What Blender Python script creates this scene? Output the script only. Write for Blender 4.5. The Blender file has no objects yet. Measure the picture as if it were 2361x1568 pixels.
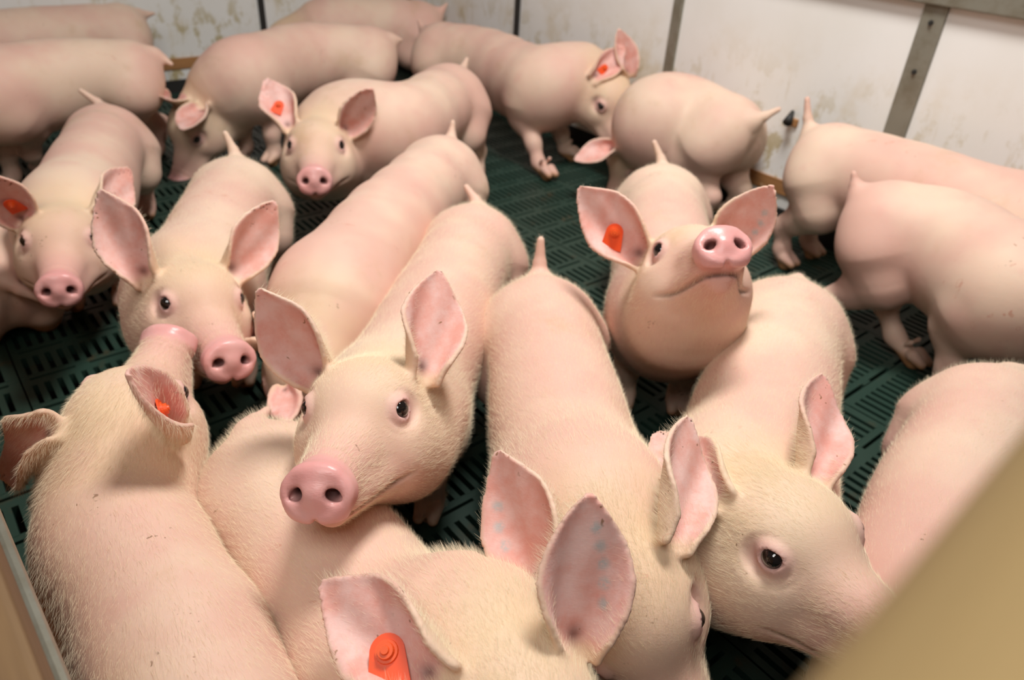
import bpy, bmesh, math, random
import numpy as np
from mathutils import Vector, Matrix
random.seed(7)
rng = np.random.default_rng(7)
scene = bpy.context.scene
COL = scene.collection

# ---------------------------------------------------------------- camera
cam_d = bpy.data.cameras.new('camera')
cam_d.sensor_width = 36.0
cam_d.lens = 1700.0 * 36.0 / 2361.0
cam_d.clip_start = 0.005
cam = bpy.data.objects.new('camera', cam_d); COL.objects.link(cam)
RC = [[0.99784, -0.0657, 0.0], [0.03579, 0.54348, -0.83866], [0.0551, 0.83685, 0.54465]]
cam.matrix_world = Matrix.Translation((0, 0, 0.825)) @ Matrix(RC).to_4x4()
scene.camera = cam
cam_d.dof.use_dof = True
cam_d.dof.focus_distance = 0.66
cam_d.dof.aperture_fstop = 25.92 / 4.6
cam_d.dof.aperture_blades = 0

# ---------------------------------------------------------------- light
world = bpy.data.worlds.new('world'); scene.world = world
world.use_nodes = True
world.node_tree.nodes['Background'].inputs[0].default_value = (1.0, .95, .90, 1)
world.node_tree.nodes['Background'].inputs[1].default_value = 0.05
def area(name, loc, target, size, power, col):
    d = bpy.data.lights.new(name, 'AREA'); d.shape = 'DISK'; d.size = size; d.energy = power; d.color = col
    o = bpy.data.objects.new(name, d); COL.objects.link(o); o.location = loc
    o.rotation_euler = (Vector(target) - Vector(loc)).to_track_quat('-Z', 'Y').to_euler()
    return o
area('ceiling_bounce_light', (.2, 1.25, 2.25), (.2, 1.4, 0), .6, 50, (1.0, .972, .94))      # flash thrown back by the ceiling
area('front_fill_light', (-.3, -.6, 2.4), (.3, 1.5, .2), 1.1, 25, (1.0, .97, .94))  # added fill from behind the camera, lifts the wall and near fronts
area('camera_flash', (.0, -.14, 1.16), (.1, 1.2, .2), .04, .45, (1.0, .98, .95))

scene.view_settings.view_transform = 'Standard'
scene.view_settings.look = 'None'
scene.view_settings.exposure = 0.0
scene.view_settings.gamma = 1.0
scene.view_settings.use_curve_mapping = False
# ---------------------------------------------------------------- materials (node graphs)
class NT:
    def __init__(s, name):
        s.m = bpy.data.materials.new(name); s.m.use_nodes = True
        s.t = s.m.node_tree; s.b = s.t.nodes['Principled BSDF']
    def n(s, typ, **kw):
        x = s.t.nodes.new(typ)
        for k, v in kw.items():
            if hasattr(x, k): setattr(x, k, v)
        return x
    def l(s, a, b): s.t.links.new(a, b)
    def put(s, sock, v):
        if hasattr(v, 'is_output'): s.l(v, sock)
        else: sock.default_value = v
    def obj(s):
        c = s.n('ShaderNodeTexCoord'); return c.outputs['Object']
    def noise(s, scale, detail=3, rough=.55, vec=None, out=0, w=None):
        x = s.n('ShaderNodeTexNoise')
        if w is not None:
            x.noise_dimensions = '4D'; s.put(x.inputs['W'], w)
        x.inputs['Scale'].default_value = scale; x.inputs['Detail'].default_value = detail; x.inputs['Roughness'].default_value = rough
        if vec is not None: s.l(vec, x.inputs['Vector'])
        return x.outputs[out]
    def ramp(s, fac, a, b, lo=0., hi=1.):
        x = s.n('ShaderNodeMapRange'); x.interpolation_type = 'SMOOTHSTEP'
        s.l(fac, x.inputs[0]); x.inputs[1].default_value = a; x.inputs[2].default_value = b
        x.inputs[3].default_value = lo; x.inputs[4].default_value = hi
        return x.outputs[0]
    def math(s, op, a, b=None):
        x = s.n('ShaderNodeMath', operation=op); s.put(x.inputs[0], a)
        if b is not None: s.put(x.inputs[1], b)
        return x.outputs[0]
    def mix(s, f, a, b, mode='MIX'):
        x = s.n('ShaderNodeMix'); x.data_type = 'RGBA'; x.blend_type = mode
        s.put(x.inputs[0], f)
        for i, v in ((6, a), (7, b)):
            if hasattr(v, 'is_output'): s.l(v, x.inputs[i])
            else: x.inputs[i].default_value = (*v[:3], 1)
        return x.outputs[2]
    def mapping(s, vec, scale=(1, 1, 1), rot=(0, 0, 0), loc=(0, 0, 0)):
        x = s.n('ShaderNodeMapping'); s.l(vec, x.inputs[0])
        x.inputs['Scale'].default_value = scale; x.inputs['Rotation'].default_value = rot; x.inputs['Location'].default_value = loc
        return x.outputs[0]
    def bump(s, h, strength, dist):
        x = s.n('ShaderNodeBump'); x.inputs['Strength'].default_value = strength; x.inputs['Distance'].default_value = dist
        s.l(h, x.inputs['Height']); s.l(x.outputs[0], s.b.inputs['Normal'])
    def set(s, **kw):
        for k, v in kw.items():
            i = s.b.inputs[k.replace('_', ' ')]
            if hasattr(v, 'is_output'): s.l(v, i)
            elif isinstance(v, tuple) and len(v) == 3 and i.type == 'RGBA': i.default_value = (*v, 1)
            else: i.default_value = v

def skin_material():
    N = NT('piglet_skin'); o = N.obj()
    rnd = N.n('ShaderNodeObjectInfo').outputs['Random']
    W = N.math('MULTIPLY', rnd, 37.0)
    za = N.n('ShaderNodeAttribute', attribute_name='zone'); zb = N.n('ShaderNodeAttribute', attribute_name='zone_b')
    sa = N.n('ShaderNodeSeparateColor'); N.l(za.outputs['Color'], sa.inputs[0])
    sb = N.n('ShaderNodeSeparateColor'); N.l(zb.outputs['Color'], sb.inputs[0])
    big = N.noise(5, 3, .6, o, w=W); mid = N.noise(17, 4, .6, o, w=W); fin = N.noise(90, 3, .6, o, w=W)
    c = N.mix(N.ramp(big, .35, .68), (.700, .430, .345), (.755, .560, .425))
    c = N.mix(N.ramp(mid,   .54, .78, 0, .34), c, (.660, .335, .280))                    # flushed patches
    c = N.mix(N.math('MULTIPLY', sb.outputs[0], N.ramp(mid, .25, .6, .35, .85)), c, (.720, .540, .335))   # cream head bristles
    c = N.mix(N.math('MULTIPLY', sb.outputs[1], .75), c, (.690, .370, .310))
    # stains: dried muck, scratches, specks
    st = N.noise(9, 5, .68, o, w=N.math('ADD', W, 5.0))
    c = N.mix(N.ramp(st, .56, .78, 0, .45), c, (.50, .32, .15))
    vo = N.n('ShaderNodeTexVoronoi'); vo.inputs['Scale'].default_value = 140; vo.inputs['Randomness'].default_value = 1
    dv = N.n('ShaderNodeVectorMath', operation='MULTIPLY_ADD')
    N.l(N.noise(55, 2, .6, o, out=1), dv.inputs[0]); dv.inputs[1].default_value = (.03, .03, .03); N.l(o, dv.inputs[2])
    N.l(dv.outputs[0], vo.inputs['Vector'])
    vsel = N.n('ShaderNodeSeparateColor'); N.l(vo.outputs['Color'], vsel.inputs[0])
    few = N.ramp(vsel.outputs[0], .70, .74)
    spk = N.math('MULTIPLY', N.math('MULTIPLY', few, N.ramp(vo.outputs['Distance'], .30, .12)), N.ramp(N.noise(14, 2, .5, o, w=N.math('ADD', W, 11.0)), .60, .68))
    c = N.mix(N.math('MULTIPLY', spk, .75), c, (.20, .10, .045))
    scv = N.mapping(o, (9, 60, 24), (.3, .5, .7))
    sc = N.noise(1.0, 2, .5, scv, w=N.math('ADD', W, 3.0))
    scm = N.math('MULTIPLY', N.ramp(N.math('ABSOLUTE', N.math('SUBTRACT', sc, .66)), .012, .0), N.ramp(N.noise(6, 2, .5, o, w=N.math('ADD', W, 21.0)), .52, .66, 0, .6))
    c = N.mix(scm, c, (.55, .20, .13))
    # zones
    ine = N.mix(N.ramp(N.noise(28, 4, .65, o, w=W), .32, .66), (.790, .520, .475), (.710, .320, .265))
    c = N.mix(N.math('MULTIPLY', sa.outputs[1], .86), c, ine)
    c = N.mix(N.math('MULTIPLY', N.math('MULTIPLY', zb.outputs['Fac'], 0.0), 1.0), c, c)
    c = N.mix(N.math('MULTIPLY', sa.outputs[2], .8), c, (.700, .400, .375))
    c = N.mix(N.math('MULTIPLY', sa.outputs[0], .95), c, N.mix(N.ramp(mid, .3, .7), (.720, .330, .310), (.730, .400, .370)))
    c = N.mix(N.math('MULTIPLY', zb.outputs['Alpha'], .97), c, (.045, .012, .010))  # painted dark of nostrils and ear canals, plus the mouth line
    c = N.mix(za.outputs['Alpha'], c, (.46, .23, .10))
    es = N.math('MULTIPLY', N.math('MULTIPLY', N.math('MULTIPLY', few, sb.outputs[2]), N.ramp(vo.outputs['Distance'], .34, .15)), N.ramp(N.noise(30, 2, .5, o, w=N.math('ADD', W, 8.0)), .56, .63, 0, .85))
    c = N.mix(es, c, (.26, .12, .05))
    ta = N.n('ShaderNodeAttribute', attribute_name='tattoo')
    c = N.mix(N.math('MULTIPLY', ta.outputs['Fac'], N.ramp(N.noise(160, 3, .6, o), .36, .55, .15, .62)), c, (.36, .46, .46))
    N.set(Base_Color=c, Subsurface_Weight=.22, Subsurface_Scale=.006, Subsurface_Radius=(1.0, .38, .22), Specular_IOR_Level=.32)
    N.set(Roughness=N.math('SUBTRACT', .62, N.math('MULTIPLY', sa.outputs[0], .32)))
    hair = N.noise(1.0, 3, .6, N.mapping(o, (240, 700, 700), (0, 0, .4)))
    hgt = N.math('ADD', N.math('MULTIPLY', fin, .5), N.math('MULTIPLY', hair, .25))
    N.bump(hgt, .35, .0018)
    return N.m

def eye_material():
    N = NT('piglet_eye'); o = N.obj()
    sp = N.n('ShaderNodeSeparateXYZ'); N.l(o, sp.inputs[0])
    # pole (+z of the eyeball) is the gaze: dark iris and pupil there, white behind
    c = N.mix(N.ramp(sp.outputs[2], .0076, .0082), (.62, .56, .54), (.012, .008, .007))
    N.set(Base_Color=c, Roughness=.06, Specular_IOR_Level=.6, Coat_Weight=.6, Coat_Roughness=.03)
    return N.m

def plain(name, col, rough=.5, metal=0., noise=None, bump=0.):
    N = NT(name); o = N.obj()
    if noise:
        sc, c2, a, b = noise
        f = N.noise(sc, 5, .65, o)
        N.set(Base_Color=N.mix(N.ramp(f, a, b), col, c2))
        if bump: N.bump(f, bump, .002)
    else:
        N.set(Base_Color=col)
    N.set(Roughness=rough, Metallic=metal)
    return N.m

def panel_material():
    N = NT('stained_white_panel'); o = N.obj()
    sp = N.n('ShaderNodeSeparateXYZ'); N.l(o, sp.inputs[0])
    c = N.mix(N.ramp(N.noise(3, 3, .5, o), .3, .7), (.84, .83, .80), (.79, .77, .72))
    low = N.ramp(sp.outputs[2], .56, .22)                                         # muck thrown up by the animals reaches this high
    splash = N.ramp(N.noise(7, 6, .66, N.mapping(o, (1, 1, .75))), .50, .66)
    c = N.mix(N.math('MULTIPLY', N.math('MULTIPLY', splash, low), .55), c, (.62, .50, .30))
    blot = N.ramp(N.noise(15, 5, .7, N.mapping(o, (1, 1, .7), (0, 0, 0), (4, 2, 1))), .515, .61)
    c = N.mix(N.math('MULTIPLY', N.math('MULTIPLY', blot, N.ramp(sp.outputs[2], .50, .12)), .8), c, (.42, .32, .10))
    drip = N.ramp(N.noise(1, 4, .6, N.mapping(o, (30, 30, 5))), .60, .72)
    c = N.mix(N.math('MULTIPLY', N.math('MULTIPLY', drip, low), .4), c, (.50, .38, .18))
    N.set(Base_Color=c, Roughness=.38)
    return N.m

def wood_material(name, a, b, axis=(3, 40, 40)):
    N = NT(name); o = N.obj()
    g = N.noise(1, 5, .6, N.mapping(o, axis)); g2 = N.noise(2.5, 4, .6, o)
    c = N.mix(N.ramp(g, .3, .7), a, b)
    c = N.mix(N.ramp(g2, .50, .68, 0, .8), c, tuple(x * .35 for x in a))
    N.set(Base_Color=c, Roughness=.7); N.bump(g, .4, .003)
    return N.m

def hair_material():
    N = NT('pale_bristle')
    N.set(Base_Color=(.90, .78, .56), Roughness=.45, Specular_IOR_Level=.3, Subsurface_Weight=0.0)
    return N.m
M_HAIR = hair_material()
M_SKIN = skin_material(); M_EYE = eye_material()
M_TAG = plain('orange_tag_plastic', (.86, .085, .012), .38, noise=(60, (.62, .09, .02), .55, .75))
M_STUD = plain('tag_stud_plastic', (.80, .10, .015), .35)
M_FLOOR = plain('green_floor_plastic', (.020, .047, .034), .42, noise=(11, (.060, .045, .022), .56, .74), bump=.15)
M_PIT = plain('dark_slurry', (.010, .009, .007), .5)
M_PANEL = panel_material()
M_STEEL = plain('grey_steel', (.26, .25, .20), .45, .35, noise=(20, (.20, .18, .13), .4, .7))
M_DARK = plain('dark_parts_and_gap_shade', (.018, .017, .015), .6)  # dark joints and fittings, also the painted gap shade under the panels
M_BOARD = wood_material('stained_board', (.42, .20, .07), (.30, .14, .05), (4, 4, 60))
M_PLANK = wood_material('worn_plank', (.11, .055, .02), (.20, .115, .045))
M_RAIL = wood_material('ochre_rail', (.36, .25, .105), (.32, .21, .08))
# ---------------------------------------------------------------- object helpers
def empty(name, loc=(0, 0, 0)):
    o = bpy.data.objects.new(name, None); COL.objects.link(o); o.location = loc; o.empty_display_size = .05
    return o
def tag(o, label=None, cat=None, group=None, kind=None):
    for k, v in (('label', label), ('category', cat), ('group', group), ('kind', kind)):
        if v: o[k] = v
    return o
def bm_obj(name, bm, mat, parent=None, smooth=False):
    me = bpy.data.meshes.new(name); bm.to_mesh(me); bm.free()
    if smooth:
        for p in me.polygons: p.use_smooth = True
    me.materials.append(mat)
    o = bpy.data.objects.new(name, me); COL.objects.link(o)
    if parent: o.parent = parent
    return o
def add_box(bm, lo, hi, M=None, bev=0.):
    r = bmesh.ops.create_cube(bm, size=1.0)
    vs = r['verts']
    for v in vs:
        v.co = Vector([lo[i] + (v.co[i] + .5) * (hi[i] - lo[i]) for i in range(3)])
    if bev:
        es = list({e for v in vs for e in v.link_edges})
        rb = bmesh.ops.bevel(bm, geom=es, offset=bev, segments=2, affect='EDGES', profile=.6)
        vs = list({v for f in rb['faces'] for v in f.verts} | {v for v in vs if v.is_valid})
    if M is not None:
        for v in vs: v.co = M @ v.co
    return vs
def frame(o, x):                                # matrix with origin o, x axis along x (horizontal), z up
    x = Vector(x).normalized(); z = Vector((0, 0, 1)); y = z.cross(x)
    m = Matrix((x, y, z)).transposed().to_4x4(); m.translation = Vector(o)
    return m

# ---------------------------------------------------------------- the pen: slatted floor, pit, walls
A = math.radians(41.0)
UX, VX = Vector((math.cos(A), math.sin(A), 0)), Vector((math.sin(A), -math.cos(A), 0))
floor = bm_obj('floor', (lambda b: (add_box(b, (-3.2, -1.2, -.34), (3.2, 5.2, -.30)), b)[1])(bmesh.new()), M_PIT)
tag(floor, kind='structure')
TU, TV = .60, .40
def tile_mesh():
    bm = bmesh.new()
    t = -.022
    g = .0015
    for r in range(4):
        v0 = r * .10
        # slats of this row: 29 bars, openings 9 mm between them
        for i in range(30):
            u0 = g + i * (TU - 2 * g) / 30
            add_box(bm, (u0, v0 + .017, t), (u0 + .0105, v0 + .083, 0))
        # bands before and after the slats, a row of long gaps in the middle between two bands
        add_box(bm, (g, v0 + g * (r == 0), t), (TU - g, v0 + .019, -.0005))
        add_box(bm, (g, v0 + .081, t), (TU - g, v0 + .0935, -.0005))
        for k in range(7):
            u0 = g + k * .0986
            add_box(bm, (max(g, u0 - .012), v0 + .0925, t), (min(TU - g, u0 + .012), v0 + .1005 - g * (r == 3), -.0008))
    for u0 in (g, TU - g - .012):
        add_box(bm, (u0, g, t - .02), (u0 + .012, TV - g, -.0006))
    add_box(bm, (TU / 2 - .011, g, t - .01), (TU / 2 + .011, TV - g, 0.0002))
    me = bpy.data.meshes.new('floor_tile'); bm.to_mesh(me); bm.free(); me.materials.append(M_FLOOR)
    return me
tm = tile_mesh()
OFF_V = .0055 - .0965 + .05
for iu in range(-4, 7):
    for iv in range(-11, 4):
        c = UX * ((iu + .5) * TU + .02) + VX * ((iv + .5) * TV + OFF_V)
        px, py = c.x, c.y
        if not (-2.1 < px < 1.7 and .0 < py < 3.7): continue
        # keep inside the pen
        if (c - Vector((.849, 1.786, 0))).dot(UX) > .22: continue
        if (c - Vector((-1.382, 2.854, 0))).dot(-VX) > .22: continue
        o = bpy.data.objects.new('floor_tile', tm); COL.objects.link(o); o.parent = floor
        p = UX * (iu * TU + .02) + VX * (iv * TV + OFF_V)
        o.matrix_world = frame(p, UX) if False else Matrix(((UX.x, VX.x, 0, p.x), (UX.y, VX.y, 0, p.y), (0, 0, 1, 0), (0, 0, 0, 1)))

WT = .61
def wall(name, base, along, s0, s1, joints, jw, into, rail):
    """white panels between joint strips; 'into' = direction into the pen; local x runs along the wall"""
    w = empty(name, base); tag(w, kind='structure')
    mw = Matrix((Vector(along), -Vector(into), Vector((0, 0, 1)))).transposed().to_4x4(); mw.translation = Vector(base)
    w.matrix_world = mw
    edges = [s0] + list(joints) + [s1]
    for a, b in zip(edges, edges[1:]):
        bm = bmesh.new(); add_box(bm, (a + .004, 0, .045), (b - .004, .03, WT), bev=.003)
        bm_obj('panel', bm, M_PANEL, w)
    for j, ww in zip(joints, jw):
        bm = bmesh.new(); add_box(bm, (j - ww / 2, -.010, .0), (j + ww / 2, .012, WT + .001), bev=.002)
        p = bm_obj('post', bm, M_STEEL if ww > .031 else M_DARK, w)
        if ww > .04:
            for z in (.30, .47, .575):
                bb = bmesh.new(); bmesh.ops.create_cone(bb, cap_ends=True, segments=10, radius1=.006, radius2=.0045, depth=.006, matrix=Matrix.Translation((j, -.0125, z)) @ Matrix.Rotation(math.pi / 2, 4, 'X'))
                bm_obj('bolt', bb, M_DARK, p)
    bm = bmesh.new(); add_box(bm, (s0, -.004, -.02), (s1, .035, .045))
    bm_obj('gap_shade_strip', bm, M_DARK, w)  # black strip stands in for the shaded gap under the panels
    if rail:
        bm = bmesh.new(); add_box(bm, (s0, -.022, WT + .0015), (s1, .045, WT + .045), bev=.004)
        bm_obj('top_rail', bm, M_STEEL, w)
    bm = bmesh.new()
    for a, b in zip(edges, edges[1:]):
        add_box(bm, (a + .012, -.006, .085), (b - .012, .001, .125), bev=.002)
    bm_obj('board', bm, M_BOARD, w)
    return w
wall('wall_right', (.872, 1.806, 0), VX, -2.262, 1.6, (-2.14, -1.413, -.69, .022, .72), (.03, .022, .032, .052, .05), -UX, True)
wall('wall_back', (-1.382, 2.854, 0), UX, -1.6, 1.008, (-.55, .4056), (.02, .024), VX, False)

# plank wall on the near left side, seen from above
wl = empty('wall_left', (-.246, .237, 0)); tag(wl, kind='structure')
wl.matrix_world = Matrix(((-.69, -.724, 0, -.246), (.724, -.69, 0, .237), (0, 0, 1, 0), (0, 0, 0, 1)))
for z0, z1, y0, y1, nm, mt in ((.0, .27, .028, .05, 'lower_board', M_BOARD), (.275, .375, -.004, .03, 'board', M_BOARD), (.38, .415, -.006, .03, 'steel_strip', M_STEEL), (.42, .52, 0, .045, 'plank', M_PLANK)):
    bm = bmesh.new(); add_box(bm, (-.5, y0, z0), (1.55, y1, z1), bev=.004)
    bm_obj(nm, bm, mt, wl)

# rounded rail of the gate right below the lens
gr = empty('gate_rail', (.0263, -.0275, 0))
gr.matrix_world = Matrix(((.722, .692, 0, .0263), (.692, -.722, 0, -.0275), (0, 0, 1, 0), (0, 0, 0, 1)))
tag(gr, 'blurred ochre wooden rail close to the lens in the bottom right corner', 'rail')
bm = bmesh.new()
n = 40
prev = None
for i in range(25):
    x = -.42 + i * 1.5 / 24
    ring = []
    for k in range(n):
        t = 2 * math.pi * k / n
        r = .050 * (1 + .012 * math.sin(3 * t + x * 5) + .008 * math.sin(x * 17 + t))
        ring.append(bm.verts.new((x, r * math.cos(t), .743 + r * math.sin(t))))
    if prev:
        for k in range(n): bm.faces.new((prev[k], prev[(k + 1) % n], ring[(k + 1) % n], ring[k]))
    else:
        bm.faces.new(ring)
    prev = ring
bm.faces.new(prev[::-1])
bmesh.ops.recalc_face_normals(bm, faces=bm.faces)
bm_obj('rail', bm, M_RAIL, gr, True)
for x in (-.37, 1.03):
    bm = bmesh.new(); add_box(bm, (x - .03, -.03, 0), (x + .03, .03, .72), bev=.005)
    bm_obj('post', bm, M_PLANK, gr)

# drinker fitting on the right wall
t = empty('drinker', (.714, 1.988, 0)); tag(t, 'small dark drinker fitting on the white wall behind the upright pig tail', 'drinker')
t.matrix_world = Matrix(((VX.x, -UX.x, 0, .714), (VX.y, -UX.y, 0, 1.988), (0, 0, 1, 0), (0, 0, 0, 1)))
bm = bmesh.new(); add_box(bm, (-.008, -.002, .272), (.010, .008, .292), bev=.002); bm_obj('bracket', bm, M_BOARD, t)
bm = bmesh.new()
bmesh.ops.create_cone(bm, cap_ends=True, segments=16, radius1=.013, radius2=.005, depth=.044, matrix=Matrix.Translation((-.008, .018, .297)) @ Matrix.Rotation(math.radians(62), 4, 'X') @ Matrix.Rotation(math.radians(-18), 4, 'Y'))
bm_obj('nozzle', bm, M_DARK, t, True)
# ---------------------------------------------------------------- signed-distance modelling of the animals
def smin(a, b, k):
    h = np.clip(0.5 + 0.5 * (b - a) / k, 0.0, 1.0)
    return b + (a - b) * h - k * h * (1.0 - h)

def smax(a, b, k):
    return -smin(-a, -b, k)

def V(*a):
    return np.array(a, dtype=np.float64)

def unit(v):
    v = np.asarray(v, float)
    return v / max(np.linalg.norm(v), 1e-9)

class Cone:                                    # tapered capsule
    def __init__(s, a, b, ra, rb, k=.02, op='u'):
        s.a, s.b, s.ra, s.rb, s.k, s.op = V(*a), V(*b), ra, rb, k, op
        r = max(ra, rb)
        s.lo, s.hi = np.minimum(s.a, s.b) - r, np.maximum(s.a, s.b) + r
    def d(s, p):
        ba = s.b - s.a; pa = p - s.a
        t = np.clip(pa @ ba / max(ba @ ba, 1e-9), 0, 1)
        return np.linalg.norm(pa - t[:, None] * ba, axis=1) - (s.ra + (s.rb - s.ra) * t)

class Ell:                                     # ellipsoid with axes in the columns of R
    def __init__(s, c, r, R=None, k=.02, op='u'):
        s.c, s.r, s.R, s.k, s.op = V(*c), V(*r), np.eye(3) if R is None else R, k, op
        e = np.abs(s.R) @ s.r
        s.lo, s.hi = s.c - e, s.c + e
    def d(s, p):
        q = (p - s.c) @ s.R
        k0 = np.linalg.norm(q / s.r, axis=1); k1 = np.linalg.norm(q / s.r ** 2, axis=1)
        return k0 * (k0 - 1.0) / np.maximum(k1, 1e-6)

class Disc:                                    # rounded elliptical puck (snout plate), axis = column 0
    def __init__(s, c, ry, rz, th, R, k=.006):
        s.c, s.ry, s.rz, s.th, s.R, s.k, s.op = V(*c), ry, rz, th, R, k, 'u'
        e = max(ry, rz) + th
        s.lo, s.hi = s.c - e, s.c + e
    def d(s, p):
        q = (p - s.c) @ s.R
        y, z = q[:, 1] / s.ry, q[:, 2] / s.rz
        z = np.where(z > 0, z * 1.06, z * 0.96)
        k0 = np.sqrt(y * y + z * z)
        k1 = np.sqrt((y / s.ry) ** 2 + (z / s.rz) ** 2)
        rad = k0 * (k0 - 1) / np.maximum(k1, 1e-6)
        ax = np.abs(q[:, 0]) - s.th * .45
        rr = s.th * .55
        dx, dr = ax, rad + rr
        return np.hypot(np.maximum(dx, 0), np.maximum(dr, 0)) + np.minimum(np.maximum(dx, dr), 0) - rr

EU = np.array([-.1, 0, .12, .30, .50, .70, .86, .95, 1.0])
EW = np.array([.024, .030, .041, .045, .043, .032, .0185, .0095, .0035])
ER = np.array([.0155, .017, .023, .034, .048, .062, .075, .085, .09])
class Ear:                                     # cupped leaf: midline base->tip, hollow side faces 'opn'
    def __init__(s, base, tip, opn, wid=1.0, cup=1.0, bend=0.0, t0=.0042, k=.010, rib=.0019, ph=0., tat=()):
        s.tat = tat
        s.rib, s.ph = rib, ph
        s.base, s.tip = V(*base), V(*tip)
        s.L = np.linalg.norm(s.tip - s.base); s.u = (s.tip - s.base) / s.L
        w = V(*opn); w = w - (w @ s.u) * s.u; s.w = unit(w); s.v = np.cross(s.w, s.u)
        s.sc = s.L / .125; s.wid, s.cup, s.bend, s.t0, s.k, s.op = wid, cup, bend, t0, k, 'u'
        e = .06 * s.sc * wid
        s.lo, s.hi = np.minimum(s.base, s.tip) - e, np.maximum(s.base, s.tip) + e
    def loc(s, p):
        q = p - s.base
        u = q @ s.u / s.L; v = q @ s.v / s.sc; w = q @ s.w / s.sc
        uc = np.clip(u, 0, 1)
        w = w - s.bend * uc ** 2 * .125
        W = np.interp(u, EU, EW) * s.wid; R = np.interp(u, EU, ER) / s.cup
        th = np.arctan2(v, R - w); r = np.hypot(v, R - w)
        # long folds of the ear cartilage and a slightly wavy rim
        a = th * R / .012
        r = r + s.rib * np.sin(a * 1.9 + 1.1 + 2.2 * uc) * np.sin(np.pi * uc) ** .7
        r = r + .0035 * np.clip(np.abs(th) * R / W - .55, 0, 1) * np.sin(uc * 8 + s.ph)
        return u, th, r, W, R
    def d(s, p):
        u, th, r, W, R = s.loc(p)
        T = np.minimum(W / R, 2.6)
        side = np.maximum(np.abs(th) - T, 0) * R
        end = np.maximum(np.maximum(u - 1, -.06 - u), 0) * .125
        # gentle ribs on the hollow side
        thick = s.t0 * (1.25 - .5 * np.clip(u, 0, 1))
        dd = np.sqrt((r - R) ** 2 + side ** 2 + end ** 2)
        return dd * s.sc * .93 - thick
    def inner(s, p):
        u, th, r, W, R = s.loc(p)
        T = np.minimum(W / R, 2.6)
        near = (np.abs(r - R) < .012) & (np.abs(th) < T + .1) & (u > -.02) & (u < 1.02)
        ins = np.clip((R - r) / .002 + .35, 0, 1)
        edge = np.clip((T - np.abs(th)) * R / .002 + .6, 0, 1)
        return np.where(near, ins * edge * np.clip((u + .02) / .1, 0, 1), 0.), np.where(near, 1., 0.)

class Disp:                                    # surface displacement: adds f(local) to the distance near the surface
    def __init__(s, c, rad, f):
        s.c, s.f, s.op, s.k = V(*c), f, 'd', 0.
        s.lo, s.hi = s.c - rad, s.c + rad
    def d(s, p):
        return s.f(p)

def apply(pr, d, x):
    if pr.op == 'u':
        return smin(d, x, pr.k)
    if pr.op == 's':
        return smax(d, -x, pr.k)
    return d + x

def ev(prims, p):
    d = np.full(len(p), 1e3)
    for pr in prims:
        m = pr.k * 1.5 + (.03 if pr.op != 'd' else 0)
        sel = np.all((p > pr.lo - m) & (p < pr.hi + m), axis=1)
        if sel.any():
            d[sel] = apply(pr, d[sel], pr.d(p[sel]))
    return d

def ev_blocks(prims, cen, half, pts):
    """pts (blocks, n, 3); whole blocks are skipped where a shape is far away"""
    nb, n, _ = pts.shape
    d = np.full((nb, n), 1e3)
    for pr in prims:
        m = pr.k + .004 + half
        sel = np.flatnonzero(np.all((cen > pr.lo - m) & (cen < pr.hi + m), axis=1))
        if len(sel):
            x = pr.d(pts[sel].reshape(-1, 3)).reshape(len(sel), n)
            d[sel] = apply(pr, d[sel], x)
    return d

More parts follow.
